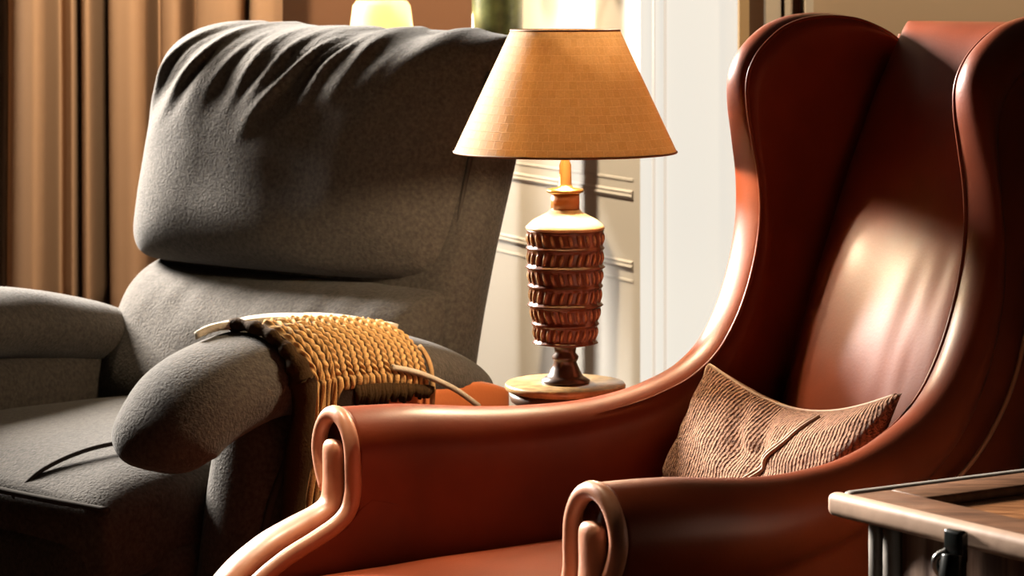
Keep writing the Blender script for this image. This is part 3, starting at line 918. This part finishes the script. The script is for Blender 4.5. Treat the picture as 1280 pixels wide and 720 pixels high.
    for sx in (-1, 1):
        V, F = lathe_vf([(0, 0), (.018, 0), (.022, .02), (.014, .05), (.028, .16), (.036, .22), (.036, .27), (0, .27)], 24, sx * .265, -.13)
        mesh_obj('leg', V, F, M['dark_wood'], R)
        V, F = tube_vf([(sx * .20, .68, .0), (sx * .20, .65, .14), (sx * .20, .62, .26)], [.016, .020, .024], 12)
        mesh_obj('leg', V, F, M['dark_wood'], R)
wingback()

# ------------------------------------------------------------------ pillow in the wingback chair
def pillow():
    R = empty('lumbar_pillow', (-.063, 2.8525, 0), math.atan2(-.837, .547),
              'brown textured lumbar pillow with ribbed seam resting on the leather chair seat', 'pillow')
    def P(u, v, s):
        w = .196; h = .095
        x = w * u * (1 - .02 * (1 - v * v)) * (1 - .05 * (1 - v * v))
        vv = v
        sag = -.042 * (1 - u * u) ** 1.2 * (v * .5 + .5)
        zc = .557 + h * vv * 1.05 + sag + .006 * u
        yc = .470 + .055 * v
        e = max(0, (1 - abs(u) ** 2.6) * (1 - abs(v) ** 2.6))
        t = .062 * e ** .55
        wr = 0
        if s > 0:
            wr += .018 * math.exp(-((u + .32 + .55 * (v - .7)) / .10) ** 2) * sm(v, -.1, .5) * e ** .3
            wr += .020 * math.exp(-((u + .06 + .45 * (v - .7)) / .11) ** 2) * sm(v, -.3, .4) * e ** .3
            wr += .010 * math.exp(-((v + .52 + .12 * u) / .07) ** 2) * sm(-u, -.1, .2) * e ** .3
            wr += .006 * noise.noise(Vector((u * 4, v * 4, 2)))
        return Vector((x, yc - s * t + wr, zc))
    V, F = pillow_vf(P, 110, 70)
    body = mesh_obj('cover', V, F, M['pillow'], R)
    for dx in (0, .035):
        pts = []
        for i in range(50):
            v = .93 - 1.80 * i / 49
            u = .12 + dx + .40 * 0.5 * (v - 0) ** 1 * .9 + .05 * math.sin(v * 2)
            pts.append(P(u, v, 1) + Vector((0, -.0015, 0)))
        tube('ribbed_seam', pts, .0028, M['pillow_seam'], body, n=8)
    bd = []
    for i in range(60): bd.append(P(-1 + 2 * i / 59, .995, 0))
    tube('edge_piping', [P(-.99, v, 0) for v in [-.95 + .1 * i for i in range(20)]] + [P(u, .985, 0) for u in [-.97 + .04 * i for i in range(49)]], .0028, M['pillow_seam'], body, n=8)
pillow()

# ------------------------------------------------------------------ wooden trunk table at the right
def trunk():
    C = Vector((.3453, 2.577)); A = Vector((.60, -.80)); B = Vector((.87, .49)).normalized()
    LA, LB, Z = .62, .52, .62
    cen = C + A * LA / 2 + B * LB / 2
    R = empty('trunk_table', (cen.x, cen.y, 0), 0, 'walnut topped trunk side table with cane sides and black latch, at the right front', 'side table')
    def mp(p):
        q = C + A * p[0] + B * p[1] - cen
        return (q.x, q.y, p[2])
    def bx(name, u0, u1, v0, v1, z0, z1, m, par=R, bev=.004, seg=2, **k):
        return rbox(name, ((u0 + u1) / 2, (v0 + v1) / 2, (z0 + z1) / 2), (u1 - u0, v1 - v0, z1 - z0), m, par, bev=bev, seg=seg, mapf=mp, **k)
    fw = .066
    # lid : four rails with a pale rounded edge band and a sunk panel
    lid = bx('lid', fw, LA - fw, fw, LB - fw, Z - .024, Z - .010, M['trunk_inset'], bev=.002)
    bx('lid_rail', 0.012, LA - .012, 0.010, fw, Z - .022, Z, M['trunk_top'], lid, .003)
    bx('lid_rail', 0.012, LA - .012, LB - fw, LB - .010, Z - .022, Z, M['trunk_top'], lid, .003)
    bx('lid_rail', 0.010, fw, fw + .0005, LB - fw - .0005, Z - .022, Z, M['trunk_top'], lid, .003)
    bx('lid_rail', LA - fw, LA - .010, fw + .0005, LB - fw - .0005, Z - .022, Z, M['trunk_top'], lid, .003)
    e = .013
    bx('lid_edge', -.006, LA + .006, -.006, e, Z - .024, Z + .0015, M['trunk_edge'], lid, .008, 4, label='pale rounded oak edge')
    bx('lid_edge', -.006, LA + .006, LB - e, LB + .006, Z - .024, Z + .0015, M['trunk_edge'], lid, .008, 4)
    bx('lid_edge', -.006, e, e, LB - e, Z - .024, Z + .0015, M['post'], lid, .008, 4)
    bx('lid_edge', LA - e, LA + .006, e, LB - e, Z - .024, Z + .0015, M['trunk_edge'], lid, .008, 4)
    # posts
    for u in (.035, LA - .075):
        for v in (.012, LB - .052):
            for du in (0, .021):
                bx('post', u + du, u + du + .017, v, v + .04, 0, Z - .024, M['post'], bev=.006, seg=3)
    # panels
    bx('cane_panel', .078, LA - .08, .020, .032, .08, Z - .024, M['wicker'], bev=.002)
    bx('cane_panel', .078, LA - .08, LB - .032, LB - .020, .08, Z - .024, M['wicker'], bev=.002)
    bx('cane_panel', .040, .052, .053, LB - .053, .08, Z - .024, M['wicker'], bev=.002)
    bx('cane_panel', LA - .052, LA - .040, .053, LB - .053, .08, Z - .024, M['wicker'], bev=.002)
    bx('bottom_board', .045, LA - .045, .03, LB - .03, .06, .08, M['trunk_top'])
    # latch on the front
    u = .186
    h = bx('latch', u - .010, u + .014, -.018, -.0055, Z - .038, Z - .004, M['iron'], bev=.004, seg=3, label='black iron latch')
    pts = [Vector(mp(p)) for p in smooth_path([(u + .002, -.014, Z - .030), (u + .006, -.020, Z - .055), (u + .002, -.014, Z - .085), (u - .002, .004, Z - .125), (u - .002, .012, Z - .16)], 30)]
    tube('hasp', pts, [.013 + .006 * i / 29 for i in range(30)], M['iron'], h, n=12)
    pts = [Vector(mp(p)) for p in smooth_path([(u - .006, -.016, Z - .028), (u - .013, -.022, Z - .034), (u - .014, -.022, Z - .044), (u - .010, -.018, Z - .052)], 20)]
    tube('pin', pts, .0045, M['steel'], h, n=8, label='shiny steel pin')
trunk()

# ------------------------------------------------------------------ light
def area(name, loc, tgt, size, power, col, spread=None):
    l = bpy.data.lights.new(name, 'AREA'); l.shape = 'RECTANGLE'; l.size = size[0]; l.size_y = size[1]; l.energy = power; l.color = col
    if spread: l.spread = math.radians(spread)
    o = bpy.data.objects.new(name, l); COL.objects.link(o)
    o.location = loc
    o.rotation_euler = (Vector(tgt) - Vector(loc)).to_track_quat('-Z', 'Y').to_euler()
    return o
area('window_daylight', (XL - .03, 5.66, 2.02), (.2, 3.4, .85), (.75, .95), 350, (1, .93, .84), 100)
def fill_spot(x, y, tgt, power, ang, label):  # added spot with an invented fixture, brightens whatever it is aimed at
    r = empty('downlight', (x, y, CZ), 0, label, 'ceiling light', 'recessed ceiling downlights')
    V, F = lathe_vf([(.045, -.001), (.060, -.001), (.060, -.006), (.046, -.012), (.045, -.001)], 32)
    F = [f for f in F if len(f) == 4]
    mesh_obj('bezel', V, F, M['trim_cream'], r)
    l = bpy.data.lights.new('downlight_beam', 'SPOT'); l.energy = power; l.color = (1, .78, .52); l.spot_size = math.radians(ang); l.spot_blend = .7; l.shadow_soft_size = .04
    o = bpy.data.objects.new('downlight_beam', l); COL.objects.link(o); o.parent = r; o.location = (0, 0, -.02)
    o.rotation_euler = (Vector(tgt) - Vector((x, y, CZ - .02))).to_track_quat('-Z', 'Y').to_euler()
fill_spot(-.75, 4.75, (-.10, 5.5, .8), 330, 90, 'recessed ceiling downlight over the console table and the curtain')
fill_spot(.95, 4.25, (.85, 4.75, 1.2), 170, 76, 'recessed ceiling downlight in front of the beige wall')
fill_spot(-.75, 3.35, (-.20, 2.78, .4), 320, 24, 'recessed ceiling downlight over the seat of the leather wingback chair')
# unseen ceiling light added as weak fill (out of frame above the camera side)
cl = empty('ceiling_light', (1.0, 1.6, CZ), 0, 'round ceiling light above the front of the room, out of the picture', 'ceiling light')
V, F = lathe_vf([(0, -.001), (.16, -.001), (.165, -.02), (.15, -.05), (.08, -.07), (0, -.075)], 40)
mesh_obj('diffuser', V, F, emis('diffuser', (1, .85, .65), .3), cl)
w = bpy.data.worlds.new('world'); SC.world = w; w.use_nodes = True
w.node_tree.nodes['Background'].inputs[0].default_value = (.9, .7, .5, 1); w.node_tree.nodes['Background'].inputs[1].default_value = .015

# ------------------------------------------------------------------ camera
cd = bpy.data.cameras.new('camera'); cam = bpy.data.objects.new('camera', cd); COL.objects.link(cam)
cam.location = (0, 0, H); cam.rotation_euler = (PI / 2, 0, 0)
cd.sensor_width = 36; cd.lens = 3000 / 1280 * 36; cd.shift_y = -360 / 1280
cd.clip_start = .05
cd.dof.use_dof = True; cd.dof.focus_distance = 3.1; cd.dof.aperture_fstop = 11
SC.camera = cam
vs = SC.view_settings
vs.view_transform = 'Standard'; vs.look = 'None'; vs.gamma = 1; vs.exposure = 0.0; vs.use_curve_mapping = False
SC.cycles.max_bounces = 8; SC.cycles.diffuse_bounces = 1
SC.cycles.use_denoising = True
